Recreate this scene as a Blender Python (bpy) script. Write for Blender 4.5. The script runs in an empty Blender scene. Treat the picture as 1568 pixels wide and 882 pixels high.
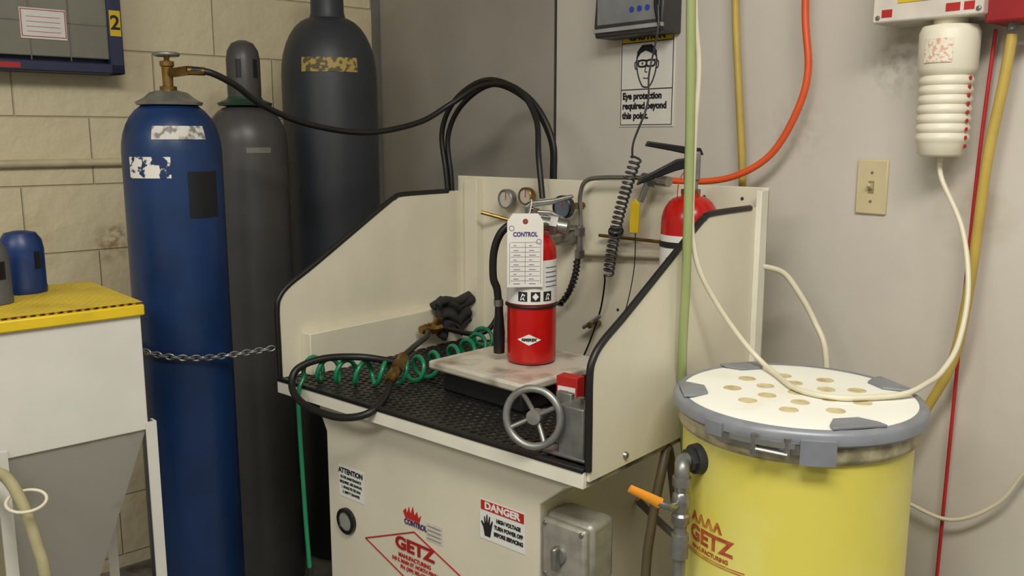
import bpy, bmesh, math, random
from mathutils import Vector, Matrix
random.seed(4)
pi=math.pi
SC=bpy.context.scene
COL=SC.collection
# ---------------------------------------------------------------- materials
def lin(c):
    return tuple(((x/255)/12.92 if x/255<=.04045 else ((x/255+.055)/1.055)**2.4) for x in c)+(1,)
MATS={}
def stain(m,center,radius,col,amount=.6,nscale=25):
    """localised grime patch soaked into a painted surface (object space)"""
    nt=m.node_tree; N=nt.nodes; L=nt.links; b=N['Principled BSDF']
    src=b.inputs['Base Color'].links[0].from_socket
    tc=N.new('ShaderNodeTexCoord'); d=N.new('ShaderNodeVectorMath'); d.operation='DISTANCE'; d.inputs[1].default_value=center
    L.new(tc.outputs['Object'],d.inputs[0])
    mr=N.new('ShaderNodeMapRange'); mr.inputs['From Min'].default_value=0; mr.inputs['From Max'].default_value=radius; mr.inputs['To Min'].default_value=amount; mr.inputs['To Max'].default_value=0
    L.new(d.outputs['Value'],mr.inputs['Value'])
    nz=N.new('ShaderNodeTexNoise'); nz.inputs['Scale'].default_value=nscale; nz.inputs['Detail'].default_value=5; L.new(tc.outputs['Object'],nz.inputs['Vector'])
    m2=N.new('ShaderNodeMapRange'); m2.inputs['From Min'].default_value=.42; m2.inputs['From Max'].default_value=.62; L.new(nz.outputs['Fac'],m2.inputs['Value'])
    mu=N.new('ShaderNodeMath'); mu.operation='MULTIPLY'; L.new(mr.outputs['Result'],mu.inputs[0]); L.new(m2.outputs['Result'],mu.inputs[1])
    mx=N.new('ShaderNodeMix'); mx.data_type='RGBA'; mx.inputs[7].default_value=lin(col)
    L.new(mu.outputs[0],mx.inputs[0]); L.new(src,mx.inputs[6]); L.new(mx.outputs[2],b.inputs['Base Color'])
def M(name,col,rough=.5,metal=0,var=.12,scale=12,bump=0,col2=None,bscale=60,lo=.4,hi=.7,spec=.5,trans=0):
    if name in MATS: return MATS[name]
    m=bpy.data.materials.new(name); m.use_nodes=True
    nt=m.node_tree; N=nt.nodes; L=nt.links; b=N['Principled BSDF']
    b.inputs['Roughness'].default_value=rough; b.inputs['Metallic'].default_value=metal
    b.inputs['Specular IOR Level'].default_value=spec
    if trans: b.inputs['Transmission Weight'].default_value=trans
    tc=N.new('ShaderNodeTexCoord')
    nz=N.new('ShaderNodeTexNoise'); nz.inputs['Scale'].default_value=scale; nz.inputs['Detail'].default_value=6
    L.new(tc.outputs['Object'],nz.inputs['Vector'])
    mr=N.new('ShaderNodeMapRange'); mr.inputs['From Min'].default_value=lo; mr.inputs['From Max'].default_value=hi
    L.new(nz.outputs['Fac'],mr.inputs['Value'])
    mx=N.new('ShaderNodeMix'); mx.data_type='RGBA'
    c=lin(col); c2=lin(col2) if col2 else tuple(x*(1-var*2) for x in c[:3])+(1,)
    mx.inputs[6].default_value=c; mx.inputs[7].default_value=c2
    L.new(mr.outputs['Result'],mx.inputs[0]); L.new(mx.outputs[2],b.inputs['Base Color'])
    if bump:
        n2=N.new('ShaderNodeTexNoise'); n2.inputs['Scale'].default_value=bscale; n2.inputs['Detail'].default_value=4
        L.new(tc.outputs['Object'],n2.inputs['Vector'])
        bp=N.new('ShaderNodeBump'); bp.inputs['Strength'].default_value=bump; bp.inputs['Distance'].default_value=.004
        L.new(n2.outputs['Fac'],bp.inputs['Height']); L.new(bp.outputs['Normal'],b.inputs['Normal'])
    MATS[name]=m; return m

def brickmat():
    m=bpy.data.materials.new('painted_block'); m.use_nodes=True
    nt=m.node_tree; N=nt.nodes; L=nt.links; b=N['Principled BSDF']; b.inputs['Roughness'].default_value=.55
    tc=N.new('ShaderNodeTexCoord'); sx=N.new('ShaderNodeSeparateXYZ'); cx=N.new('ShaderNodeCombineXYZ')
    L.new(tc.outputs['Object'],sx.inputs[0])
    a=N.new('ShaderNodeMath'); a.operation='ADD'; a.inputs[1].default_value=10.153
    L.new(sx.outputs['X'],a.inputs[0])
    a2=N.new('ShaderNodeMath'); a2.operation='ADD'; a2.inputs[1].default_value=-.04
    L.new(sx.outputs['Z'],a2.inputs[0])
    L.new(a.outputs[0],cx.inputs[0]); L.new(a2.outputs[0],cx.inputs[1])
    br=N.new('ShaderNodeTexBrick'); br.inputs['Scale'].default_value=1; br.inputs['Brick Width'].default_value=.39; br.inputs['Row Height'].default_value=.195
    br.inputs['Mortar Size'].default_value=.0032; br.inputs['Mortar Smooth'].default_value=.8; br.offset=.5
    br.inputs['Color1'].default_value=lin((222,210,176)); br.inputs['Color2'].default_value=lin((216,204,169)); br.inputs['Mortar'].default_value=lin((198,184,148))
    L.new(cx.outputs[0],br.inputs['Vector'])
    nz=N.new('ShaderNodeTexNoise'); nz.inputs['Scale'].default_value=3; nz.inputs['Detail'].default_value=5; L.new(tc.outputs['Object'],nz.inputs['Vector'])
    mr=N.new('ShaderNodeMapRange'); mr.inputs['From Min'].default_value=.55; mr.inputs['From Max'].default_value=.78; mr.inputs['To Max'].default_value=.5
    L.new(nz.outputs['Fac'],mr.inputs['Value'])
    mx=N.new('ShaderNodeMix'); mx.data_type='RGBA'; mx.inputs[7].default_value=lin((170,146,104))
    L.new(br.outputs['Color'],mx.inputs[6]); L.new(mr.outputs['Result'],mx.inputs[0]); L.new(mx.outputs[2],b.inputs['Base Color'])
    n2=N.new('ShaderNodeTexNoise'); n2.inputs['Scale'].default_value=18; n2.inputs['Detail'].default_value=7; L.new(tc.outputs['Object'],n2.inputs['Vector'])
    ma=N.new('ShaderNodeMath'); ma.operation='MULTIPLY_ADD'; ma.inputs[1].default_value=-.8
    L.new(br.outputs['Fac'],ma.inputs[0]); 
    mm=N.new('ShaderNodeMath'); mm.operation='MULTIPLY'; mm.inputs[1].default_value=1.1; L.new(n2.outputs['Fac'],mm.inputs[0]); L.new(mm.outputs[0],ma.inputs[2])
    bp=N.new('ShaderNodeBump'); bp.inputs['Strength'].default_value=.75; bp.inputs['Distance'].default_value=.008
    L.new(ma.outputs[0],bp.inputs['Height']); L.new(bp.outputs['Normal'],b.inputs['Normal'])
    stain(m,(-.955,0,1.03),.07,(140,98,50),.9,30)
    stain(m,(-.93,0,1.06),.04,(120,100,70),.8,60)
    return m
# ---------------------------------------------------------------- builders
def E(name,loc=(0,0,0),rz=0,rot=None):
    e=bpy.data.objects.new(name,None); e.empty_display_size=.05; COL.objects.link(e)
    e.location=loc; e.rotation_euler=rot if rot else (0,0,rz); return e
def obj(P,name,bm,mat,smooth=True,bevel=0,auto=35):
    bmesh.ops.recalc_face_normals(bm,faces=bm.faces)
    me=bpy.data.meshes.new(name); bm.to_mesh(me); bm.free()
    o=bpy.data.objects.new(name,me); COL.objects.link(o)
    if mat: me.materials.append(mat)
    if smooth:
        for p in me.polygons: p.use_smooth=True
        try: me.set_sharp_from_angle(angle=math.radians(auto))
        except Exception: pass
    if bevel:
        b=o.modifiers.new('bev','BEVEL'); b.width=bevel; b.segments=2; b.limit_method='ANGLE'
    if P: o.parent=P
    return o
def box(P,name,mat,x,y,z,bevel=0):
    bm=bmesh.new(); bmesh.ops.create_cube(bm,size=1)
    for v in bm.verts:
        v.co=Vector((x[0] if v.co.x<0 else x[1],y[0] if v.co.y<0 else y[1],z[0] if v.co.z<0 else z[1]))
    return obj(P,name,bm,mat,bool(bevel),bevel)
def frame(axis):
    z=Vector(axis).normalized(); h=Vector((0,0,1)) if abs(z.z)<.95 else Vector((1,0,0))
    x=h.cross(z).normalized(); y=z.cross(x); return x,y,z
def lathe(P,name,mat,prof,center=(0,0,0),axis=(0,0,1),seg=40,bevel=0,auto=35):
    x,y,z=frame(axis) if tuple(axis)!=(0,0,1) else (Vector((1,0,0)),Vector((0,1,0)),Vector((0,0,1)))
    c=Vector(center); bm=bmesh.new(); rings=[]
    for r,h in prof:
        if r<1e-6: rings.append([bm.verts.new(c+z*h)])
        else: rings.append([bm.verts.new(c+z*h+(x*math.cos(t)+y*math.sin(t))*r) for t in [2*pi*i/seg for i in range(seg)]])
    for A,B in zip(rings,rings[1:]):
        for i in range(seg):
            j=(i+1)%seg
            if len(A)==1 and len(B)==1: continue
            if len(A)==1: bm.faces.new((A[0],B[i],B[j]))
            elif len(B)==1: bm.faces.new((A[i],A[j],B[0]))
            else: bm.faces.new((A[i],A[j],B[j],B[i]))
    return obj(P,name,bm,mat,True,bevel,auto)
def cyl(P,name,mat,p0,p1,r0,r1=None,seg=24,bevel=0):
    p0=Vector(p0);p1=Vector(p1); r1=r0 if r1 is None else r1; h=(p1-p0).length
    return lathe(P,name,mat,[(0,0),(r0,0),(r1,h),(0,h)],p0,tuple((p1-p0)/h) if abs(((p1-p0)/h).z-1)>1e-6 else (0,0,1),seg,bevel)
def smoothp(pts,n=8,closed=False):
    P=[Vector(p) for p in pts]; out=[]; m=len(P)
    rng=range(m) if closed else range(m-1)
    for i in rng:
        if closed: a,b,c,d=P[(i-1)%m],P[i],P[(i+1)%m],P[(i+2)%m]
        else: a,b,c,d=P[max(i-1,0)],P[i],P[i+1],P[min(i+2,m-1)]
        for k in range(n):
            t=k/n; out.append(.5*((2*b)+(c-a)*t+(2*a-5*b+4*c-d)*t*t+(3*b-a-3*c+d)*t**3))
    if not closed: out.append(P[-1])
    return out
def sweep_bm(bm,pts,r,seg=10,closed=False,flat=1.0):
    n=len(pts); T=[]
    for i in range(n):
        if closed: t=pts[(i+1)%n]-pts[(i-1)%n]
        else: t=pts[min(i+1,n-1)]-pts[max(i-1,0)]
        T.append(t.normalized())
    x,y,z=frame(T[0]); rings=[]; X=x
    for i in range(n):
        X=(X-T[i]*X.dot(T[i])).normalized(); Y=T[i].cross(X)
        rr=r(i/(n-1)) if callable(r) else r
        rings.append([bm.verts.new(pts[i]+(X*math.cos(a)*flat+Y*math.sin(a))*rr) for a in [2*pi*k/seg for k in range(seg)]])
    for i in range(n if closed else n-1):
        A=rings[i];B=rings[(i+1)%n]
        for k in range(seg):
            j=(k+1)%seg; bm.faces.new((A[k],A[j],B[j],B[k]))
    if not closed:
        bm.faces.new(rings[0][::-1]); bm.faces.new(rings[-1])
def tube(P,name,mat,pts,r,n=8,seg=10,closed=False,raw=False,flat=1.0):
    bm=bmesh.new(); pp=[Vector(p) for p in pts] if raw else smoothp(pts,n,closed)
    sweep_bm(bm,pp,r,seg,closed,flat); return obj(P,name,bm,mat,True,0,50)
def torus(P,name,mat,c,axis,R,r,seg=40,sx=1.0,sec=10):
    x,y,z=frame(axis); c=Vector(c)
    return tube(P,name,mat,[c+x*math.cos(t)*R*sx+y*math.sin(t)*R for t in [2*pi*i/seg for i in range(seg)]],r,closed=True,raw=True,seg=sec)
def prism(P,name,mat,poly,plane,d0,d1,bevel=0):
    f={'xz':lambda p,d:(p[0],d,p[1]),'yz':lambda p,d:(d,p[0],p[1]),'xy':lambda p,d:(p[0],p[1],d)}[plane]
    bm=bmesh.new(); A=[bm.verts.new(f(p,d0)) for p in poly]; B=[bm.verts.new(f(p,d1)) for p in poly]
    bm.faces.new(A); bm.faces.new(B[::-1]); n=len(poly)
    for i in range(n): bm.faces.new((A[i],A[(i+1)%n],B[(i+1)%n],B[i]))
    return obj(P,name,bm,mat,bool(bevel),bevel)
def text(P,name,mat,s,loc,size,rot=(pi/2,0,0),align='CENTER',bold=.0,sx=1.0,wrap=None,shear=0):
    cu=bpy.data.curves.new(name,'FONT'); cu.body=s; cu.size=size; cu.align_x=align; cu.align_y='CENTER'; cu.extrude=.0003; cu.offset=bold; cu.shear=shear
    cu.resolution_u=3
    t=bpy.data.objects.new(name+'_c',cu); COL.objects.link(t)
    bpy.context.view_layer.update()
    me=bpy.data.meshes.new_from_object(t.evaluated_get(bpy.context.evaluated_depsgraph_get()))
    bpy.data.objects.remove(t)
    me.name=name; me.materials.clear(); me.materials.append(mat)
    o=bpy.data.objects.new(name,me); COL.objects.link(o); o.parent=P
    for v in me.vertices: v.co.x*=sx
    if wrap:
        R,a0,z,cx,cy=wrap
        for v in me.vertices:
            a=a0+v.co.x/R; rr=R+v.co.z+.0006
            v.co=Vector((cx+rr*math.cos(a),cy+rr*math.sin(a),z+v.co.y))
    else: o.location=loc; o.rotation_euler=rot
    return o
def arcpanel(P,name,mat,R,a0,a1,z0,z1,cx=0,cy=0,n=24,th=.0008):
    bm=bmesh.new(); rows=[]
    for i in range(n+1):
        a=a0+(a1-a0)*i/n
        rows.append([bm.verts.new((cx+r*math.cos(a),cy+r*math.sin(a),z)) for r,z in ((R,z0),(R+th,z0),(R+th,z1),(R,z1))])
    for A,B in zip(rows,rows[1:]):
        for k in range(4): bm.faces.new((A[k],A[(k+1)%4],B[(k+1)%4],B[k]))
    bm.faces.new(rows[0]); bm.faces.new(rows[-1][::-1])
    return obj(P,name,bm,mat,True)
def perf(P,name,mat,x0,x1,y0,y1,z,p,r,th=.003):
    bm=bmesh.new(); nx=int((x1-x0)/p)-1; ny=int((y1-y0)/(p*.9)); py=(y1-y0)/ny; p=(x1-x0)/(nx+.5)
    for j in range(ny):
        sh=(j%2)*p/2
        for i in range(nx):
            cx=x0+sh+(i+.5)*p; cy=y0+(j+.5)*py
            O=[bm.verts.new((cx+a*p/2,cy+b*py/2,z)) for a,b in ((1,0),(1,1),(0,1),(-1,1),(-1,0),(-1,-1),(0,-1),(1,-1))]
            I=[bm.verts.new((cx+r*math.cos(k*pi/4),cy+r*math.sin(k*pi/4),z)) for k in range(8)]
            D=[bm.verts.new((v.co.x,v.co.y,z-th)) for v in I]
            for k in range(8):
                q=(k+1)%8; bm.faces.new((O[k],O[q],I[q],I[k])); bm.faces.new((I[k],I[q],D[q],D[k]))
        e0,e1=(x0,x0+sh) if sh else (x1-p/2,x1)
        bm.faces.new([bm.verts.new(c) for c in ((e0,y0+j*py,z),(e1,y0+j*py,z),(e1,y0+(j+1)*py,z),(e0,y0+(j+1)*py,z))])
    me=bpy.data.meshes.new(name); bm.to_mesh(me); bm.free(); me.materials.append(mat)
    o=bpy.data.objects.new(name,me); COL.objects.link(o); o.parent=P; return o
def rad(a): return math.radians(a)
# ---------------------------------------------------------------- frames
C=Vector((-.494,3.29,0)); AW=rad(-48.5); AL=rad(41.5); AB=rad(-41)
def WW(s,off,z): return Vector((C.x+s*math.cos(AW)+off*math.sin(AW),C.y+s*math.sin(AW)-off*math.cos(AW),z))
F=Vector((-.532,1.977,.80))
def BW(a,b,z): return Vector((F.x+a*math.cos(AB)-b*math.sin(AB),F.y+a*math.sin(AB)+b*math.cos(AB),F.z+z))
def EW(name,s,z): return E(name,WW(s,0,z),AW)
# ---------------------------------------------------------------- palette
cream=M('cream_paint',(218,212,190),.45,var=.05,scale=5,bump=.05)
cream2=M('cream_edge',(228,225,208),.45,var=.04)
black=M('black_rubber',(22,21,20),.45,var=.2)
blackp=M('black_plastic',(18,18,19),.3)
steel=M('brushed_steel',(165,165,160),.3,.9,var=.15,scale=30)
dsteel=M('galvanised_steel',(150,150,145),.42,.7,var=.2,scale=25)
brass=M('brass',(150,120,65),.35,.9,var=.25,scale=40)
red=M('red_enamel',(185,20,16),.25,var=.08)
red2=M('red_print',(185,35,30),.5)
white=M('white_label',(225,225,218),.5,var=.03)
ink=M('black_ink',(25,25,28),.6)
inkp=M('purple_ink',(70,50,120),.6)
yel=M('yellow_paint',(220,188,30),.45,var=.1)
# ---------------------------------------------------------------- room
wl=M('wall_paint',(204,198,187),.6,var=.05,scale=2.5,bump=.15,bscale=25)
stain(wl,(2.10,0,1.20),.09,(150,125,80),.55,14)
stain(wl,(1.70,0,1.36),.10,(150,145,135),.35,40)
stain(wl,(1.93,0,1.50),.09,(120,115,106),.5,50)
wl2=M('wall_panel_shaded',(162,157,147),.6,var=.08,scale=3,bump=.1,bscale=25)  # panel left of the seam; part of its shade is put into the greyer colour
wr=box(None,'wall_right',wl,(.935,4.2),(0,.1),(0,2.6)); wr.location=(C.x,C.y,0); wr.rotation_euler=(0,0,AW)
wr2=box(None,'wall_back',wl2,(0,.931),(.002,.1),(0,2.6)); wr2.location=(C.x,C.y,0); wr2.rotation_euler=(0,0,AW)
wlft=box(None,'wall_left',brickmat(),(-3.6,.0),(0,.15),(0,2.6)); wlft.location=(C.x,C.y,0); wlft.rotation_euler=(0,0,AL)
t1=box(None,'trim_1',M('seam_dark',(60,55,48),.6),(.929,.937),(-.002,.05),(0,2.6)); t1.location=(C.x,C.y,0); t1.rotation_euler=(0,0,AW)
t2=box(None,'trim_2',M('corner_trim',(120,118,112),.5),(0,.035),(-.012,.0),(0,2.6)); t2.location=(C.x,C.y,0); t2.rotation_euler=(0,0,AW)
poly=[(-.494,3.29),(2.3,.14),(2.6,-3.0),(-3.4,-3.0),(-3.2,.9)]
fl=M('floor_concrete',(150,146,140),.5,scale=7,col2=(60,58,55),lo=.42,hi=.66,bump=.2)
prism(None,'floor',fl,poly,'xy',-.05,0)
prism(None,'ceiling',M('ceiling_tile',(215,212,205),.8),poly,'xy',2.6,2.65)
# ---------------------------------------------------------------- gas cylinders
def gas_cyl(name,x,y,r,ztop,zneck,mat,seg=56):
    e=E(name,(x,y,0)); h=zneck-ztop
    prof=[(0,.004),(r*.86,.0),(r*.97,.015),(r,.04),(r,ztop)]
    for i in range(1,9):
        t=i/8*pi/2; prof.append((r*(.30+.70*math.cos(t)),ztop+h*math.sin(t)))
    prof.append((0,zneck)); lathe(e,'body',mat,prof,seg=seg,auto=60); return e
def shoulder_patch(e,name,mat,r,ztop,zneck,a0,a1,t0,t1,n=20,m=8):
    h=zneck-ztop; bm=bmesh.new(); g=[]
    for i in range(n+1):
        a=a0+(a1-a0)*i/n; row=[]
        for j in range(m+1):
            t=t0+(t1-t0)*j/m
            if t<0: rr=r; z=ztop+t*h*1.3
            else: rr=r*(.30+.70*math.cos(t)); z=ztop+h*math.sin(t)
            row.append(bm.verts.new(((rr+.0016)*math.cos(a),(rr+.0016)*math.sin(a),z+.0012*math.sin(max(t,0)))))
        g.append(row)
    for i in range(n):
        for j in range(m): bm.faces.new((g[i][j],g[i+1][j],g[i+1][j+1],g[i][j+1]))
    return obj(e,name,bm,mat,auto=80)
blue=M('blue_tank_paint',(12,48,94),.38,var=.2,scale=6,bump=.05)
gry=M('grey_tank_paint',(72,71,70),.4,var=.12,scale=6,bump=.04)
drk=M('slate_tank_paint',(50,54,60),.45,var=.12,scale=4)
RB=.1055
e=gas_cyl('blue_gas_cylinder',-.757,2.0,RB,1.315,1.425,blue)
lathe(e,'collar',dsteel,[(.03,1.415),(.069,1.418),(.071,1.424),(.055,1.432),(.04,1.445),(.02,1.45),(.0,1.45)])
lathe(e,'valve_stem',brass,[(.018,1.445),(.018,1.458),(.011,1.46),(.012,1.50),(.015,1.502),(.015,1.512),(.006,1.514),(.006,1.53),(0,1.53)],seg=20)
torus(e,'valve_handwheel',dsteel,(0,0,1.527),(0,0,1),.024,.0045,seg=24)
for k in range(3):
    a=k*2.09; cyl(e,'wheel_spoke',dsteel,(0,0,1.527),(.024*math.cos(a),.024*math.sin(a),1.527),.0035,seg=8)
cyl(e,'outlet_nut',brass,(.008,-.004,1.487),(.05,-.01,1.492),.011,seg=6)
shoulder_patch(e,'paper_label',M('worn_label',(200,198,190),.6,scale=60,col2=(120,118,112),lo=.5,hi=.6),RB,1.315,1.425,rad(-92),rad(-28),.26,.54)
wrn=M('peeled_white',(225,222,212),.7,scale=30,col2=(20,48,92),lo=.53,hi=.56)
arcpanel(e,'peeled_sticker',wrn,RB+.0002,rad(-124),rad(-72),1.262,1.307)
arcpanel(e,'black_square_label',M('black_label',(12,18,26),.5),RB+.0002,rad(-54),rad(-14),1.175,1.275)
e=gas_cyl('grey_gas_cylinder',-.752,2.55,.112,1.33,1.435,gry)
grn=M('green_enamel',(35,70,55),.5)
lathe(e,'collar_flange',grn,[(.02,1.43),(.072,1.435),(.075,1.442),(.05,1.452),(.045,1.46),(0,1.46)])
lathe(e,'valve_cap',gry,[(.045,1.455),(.046,1.47),(.046,1.56),(.042,1.585),(.03,1.605),(.012,1.613),(0,1.613)])
for a in (-90,-30): arcpanel(e,'cap_slot',blackp,.0463,rad(a-9),rad(a+9),1.51,1.56)
arcpanel(e,'paper_label',M('grey_label',(120,118,112),.6),.1122,rad(-75),rad(-40),1.305,1.32)
e=gas_cyl('slate_gas_cylinder',-.562,2.8,.144,1.53,1.705,drk)
lathe(e,'valve_cap',drk,[(.05,1.69),(.055,1.70),(.05,1.72),(.048,1.83),(.03,1.86),(0,1.87)])
shoulder_patch(e,'yellow_label',M('yellow_label',(170,150,80),.6,scale=60,col2=(90,80,50),lo=.5,hi=.55),.144,1.53,1.705,rad(-112),rad(-44),.04,.28)
# chain
ch=E('safety_chain',(-.757,2.0,.875))
path=[Vector((-.12,.03,.03)),Vector((-.112,-.05,.024)),Vector((-.07,-.093,.014)),Vector((0,-.116,.002)),Vector((.07,-.10,-.006)),Vector((.13,-.06,-.008)),Vector((.21,-.015,-.004))]
pp=smoothp(path,20); acc=[0]
for a,b in zip(pp,pp[1:]): acc.append(acc[-1]+(b-a).length)
bm=bmesh.new(); n=int(acc[-1]/.0135)
for k in range(n):
    d=(k+.5)*acc[-1]/n; i=max(j for j in range(len(acc)) if acc[j]<=d); i=min(i,len(pp)-2)
    c=pp[i].lerp(pp[i+1],(d-acc[i])/(acc[i+1]-acc[i])); T=(pp[i+1]-pp[i]).normalized(); x,y,z=frame(T)
    S=(x if k%2 else y)
    sweep_bm(bm,[c+T*math.cos(t)*.0105+S*math.sin(t)*.006 for t in [2*pi*q/12 for q in range(12)]],.0018,6,True)
obj(ch,'links',bm,dsteel)
# high pressure hose
e=E('gas_filling_hose',(-.708,2.0,1.49)); o=Vector(e.location)
tube(e,'hose',black,[Vector(p)-o for p in [(-.70,1.988,1.493),(-.66,2.0,1.487),(-.62,2.04,1.462),(-.582,2.1,1.423),(-.50,2.2,1.38),(-.374,2.3,1.36),(-.25,2.4,1.386),(-.166,2.45,1.436),(-.077,2.43,1.485),(.01,2.36,1.474),(.06,2.29,1.397),(.066,2.22,1.30),(.075,2.19,1.20)]],.0075,n=12)
cyl(e,'hose_ferrule',brass,(.0,-.01,.002),(.035,-.005,.0),.01,.009)
L1=[(-.10,1.10),(-.118,1.245),(-.132,1.366),(-.071,1.456),(.052,1.50),(.189,1.449),(.266,1.349),(.275,1.245),(.27,1.10)]
tube(e,'outer_loop',black,[BW(a,.66,z-.8)-o for a,z in L1],.0075,n=12)
L2=[(-.10,1.10),(-.110,1.235),(-.120,1.352),(-.06,1.440),(.056,1.488),(.18,1.439),(.252,1.344),(.26,1.245),(.255,1.10)]
tube(e,'inner_loop',black,[BW(a,.672,z-.8)-o for a,z in L2],.0075,n=12)
# ---------------------------------------------------------------- bench
B=E('extinguisher_filling_station',F,AB)
W=.87; Dp=.6
prof=[(0,-.018),(0,.16),(.008,.19),(.035,.215),(.10,.25),(.335,.385),(.36,.397),(.39,.404),(.6,.405),(.6,-.018)]
prism(B,'side_panel_left',cream,prof,'yz',-.006,0)
prism(B,'side_panel_right',cream,prof,'yz',W,W+.006)
for nm,a in (('edge_trim_left',-.003),('edge_trim_right',W+.003)):
    tube(B,nm,black,[(a,b,z) for b,z in [(0,-.0),(0,.08),(0,.16),(.008,.19),(.035,.215),(.10,.25),(.22,.319),(.335,.385),(.36,.397),(.39,.404),(.55,.405)]],.0065,n=5,seg=8)
box(B,'back_panel',cream,(-.012,W+.018),(.6,.606),(-.03,.445),.001)
box(B,'back_flange_left',cream,(0,.028),(.594,.6),(.0,.44),.001)
box(B,'back_flange_right',cream2,(W+.006,W+.018),(.57,.606),(-.20,.44),.001)
box(B,'inner_ledge',cream,(0,.035),(.06,.598),(-.01,.10),.002)
box(B,'back_ledge',cream,(.035,.08),(.575,.6),(.0,.44),.001)
grate=M('grate_black',(34,32,30),.45,var=.2,scale=20)
box(B,'tray_floor',M('tray_dust',(160,156,142),.6,scale=14,col2=(64,60,55),lo=.45,hi=.62),(.0,W),(.0,Dp),(-.03,-.005))
perf(B,'perforated_grate',grate,.004,W-.002,.004,Dp-.002,.003,.0205,.0079,.003)
box(B,'front_lip',cream2,(0,W),(-.010,0),(-.03,.0),.001)
box(B,'front_lip_trim',black,(0,W),(-.012,.003),(-.003,.006),.002)
cabp=[(.095,-.03),(.845,-.03),(.835,-.045),(.80,-.06),(.745,-.105),(.745,-.80),(.124,-.80),(.124,-.105),(.105,-.07)]
prism(B,'cabinet',cream,cabp,'xz',.03,.56,.003)
for (b,z) in ((.105,.0),(.585,.28),(.3,.01)):
    lathe(B,'bolt_head',steel,[(0,.006),(.005,.005),(.007,0)],(W+.006,b,z),(1,0,0),seg=12)
for (a,z) in ((.06,.40),(.06,.16),(.60,.20),(.74,.42),(.83,.42),(.52,.14)):
    lathe(B,'rivet',M('rivet_dark',(60,58,52),.5),[(0,.003),(.003,.002),(.004,0)],(a,.6,z),(0,-1,0),seg=10)
# front labels
Y0=.0295
def flat(P,name,mat,a0,a1,z0,z1,y=Y0,t=.0006): return box(P,name,mat,(a0,a1),(y-t,y),(z0,z1))
flat(B,'attention_label',white,.165,.25,-.245,-.172)
text(B,'attention_text',ink,'ATTENTION',(.207,Y0-.001,-.184),.0165,bold=.0007,sx=.9)
for i,s in enumerate(('FILTER MAINTENANCE','REQUIRED. SEE MANUAL','1. SHAKE FILTER BAG','2. EMPTY DRAWER')):
    text(B,'attention_line',ink,s,(.207,Y0-.001,-.199-.0115*i),.0082,bold=.0003,sx=.85)
lathe(B,'vacuum_gauge_bezel',blackp,[(.030,0),(.030,.008),(.022,.010),(.021,.006),(0,.006)],(.19,.03,-.30),(0,-1,0))
lathe(B,'vacuum_gauge_face',M('gauge_glass',(150,150,140),.15),[(0,.0075),(.021,.007)],(.19,.03,-.30),(0,-1,0))
text(B,'dealer_logo',M('logo_purple',(80,50,100),.5),'CONTROL',(.415,Y0-.001,-.243),.0165,bold=.0006,sx=.85)
prism(B,'dealer_flame',red2,[(.385,-.235),(.378,-.222),(.386,-.214),(.390,-.225),(.396,-.208),(.400,-.224),(.408,-.205),(.412,-.224),(.420,-.213),(.424,-.226),(.432,-.218),(.427,-.235)],'xz',Y0-.001,Y0)
flat(B,'dealer_card',M('card_cream',(206,200,180),.5),.447,.495,-.265,-.225)
for i in range(4): flat(B,'dealer_card_line',M('grey_ink',(140,135,140),.6),.451,.49,-.234-i*.009,-.2315-i*.009,Y0-.0006)
dc=(.41,-.322); hw=.158; hh=.062
def strip(P,name,mat,p,q,w=.0028,y=Y0-.001):
    p=Vector((p[0],0,p[1]));q=Vector((q[0],0,q[1])); d=(q-p).normalized(); n=Vector((d.z,0,-d.x))*w/2
    pl=[p+n,q+n,q-n,p-n]; return prism(P,name,mat,[(v.x,v.z) for v in pl],'xz',y,Y0)
dm=[(dc[0]-hw,dc[1]),(dc[0],dc[1]+hh),(dc[0]+hw,dc[1]),(dc[0],dc[1]-hh)]
for i in range(4): strip(B,'maker_diamond',red2,dm[i],dm[(i+1)%4])
text(B,'maker_name',M('maker_red',(165,25,25),.5),'GETZ',(dc[0],Y0-.001,dc[1]+.024),.038,bold=.0016,sx=1.25)
for i,s in enumerate(('MANUFACTURING','540 S. MAIN ST. NORTH PEKIN','PH: (309) 382-GETZ')): text(B,'maker_line',red2,s,(dc[0],Y0-.001,dc[1]-.002-.013*i),.0115 if i else .013,bold=.0003,sx=.9)
flat(B,'danger_label',white,.598,.712,-.212,-.132)
flat(B,'danger_header',red2,.601,.709,-.153,-.134,Y0-.0006)
text(B,'danger_text',white,'DANGER',(.655,Y0-.0015,-.1435),.019,bold=.0008,sx=1.15)
for i,s in enumerate(('HIGH VOLTAGE','TURN POWER OFF','BEFORE SERVICING')): text(B,'danger_line',ink,s,(.671,Y0-.0012,-.167-.014*i),.0108,bold=.0005,sx=.78)
prism(B,'danger_hand',ink,[(.611,-.205),(.607,-.188),(.601,-.178),(.604,-.176),(.610,-.182),(.609,-.166),(.6115,-.166),(.614,-.179),(.6155,-.161),(.618,-.161),(.619,-.179),(.6225,-.163),(.625,-.164),(.624,-.181),(.630,-.170),(.632,-.172),(.628,-.190),(.625,-.205)],'xz',Y0-.0012,Y0-.0005)
# switch box on the side
sb=E('disconnect_switch_box',BW(.747,.03,-.245),AB)
gal=M('cast_aluminium',(170,168,156),.45,.4,var=.15,scale=30)
box(sb,'case',gal,(.0,.105),(.012,.085),(.0,.125),.012)
box(sb,'cover',gal,(.004,.101),(-.002,.016),(.006,.119),.006)
lathe(sb,'dial',dsteel,[(.017,0),(.016,.006),(0,.007)],(.045,-.002,.06),(0,-1,0))
box(sb,'toggle',steel,(.039,.051),(-.022,-.004),(.035,.078),.004)
for x in (.012,.093):
    for z in (.014,.111): lathe(sb,'cover_screw',steel,[(0,.003),(.004,.002),(.005,0)],(x,-.002,z),(0,-1,0),seg=10)
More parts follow.
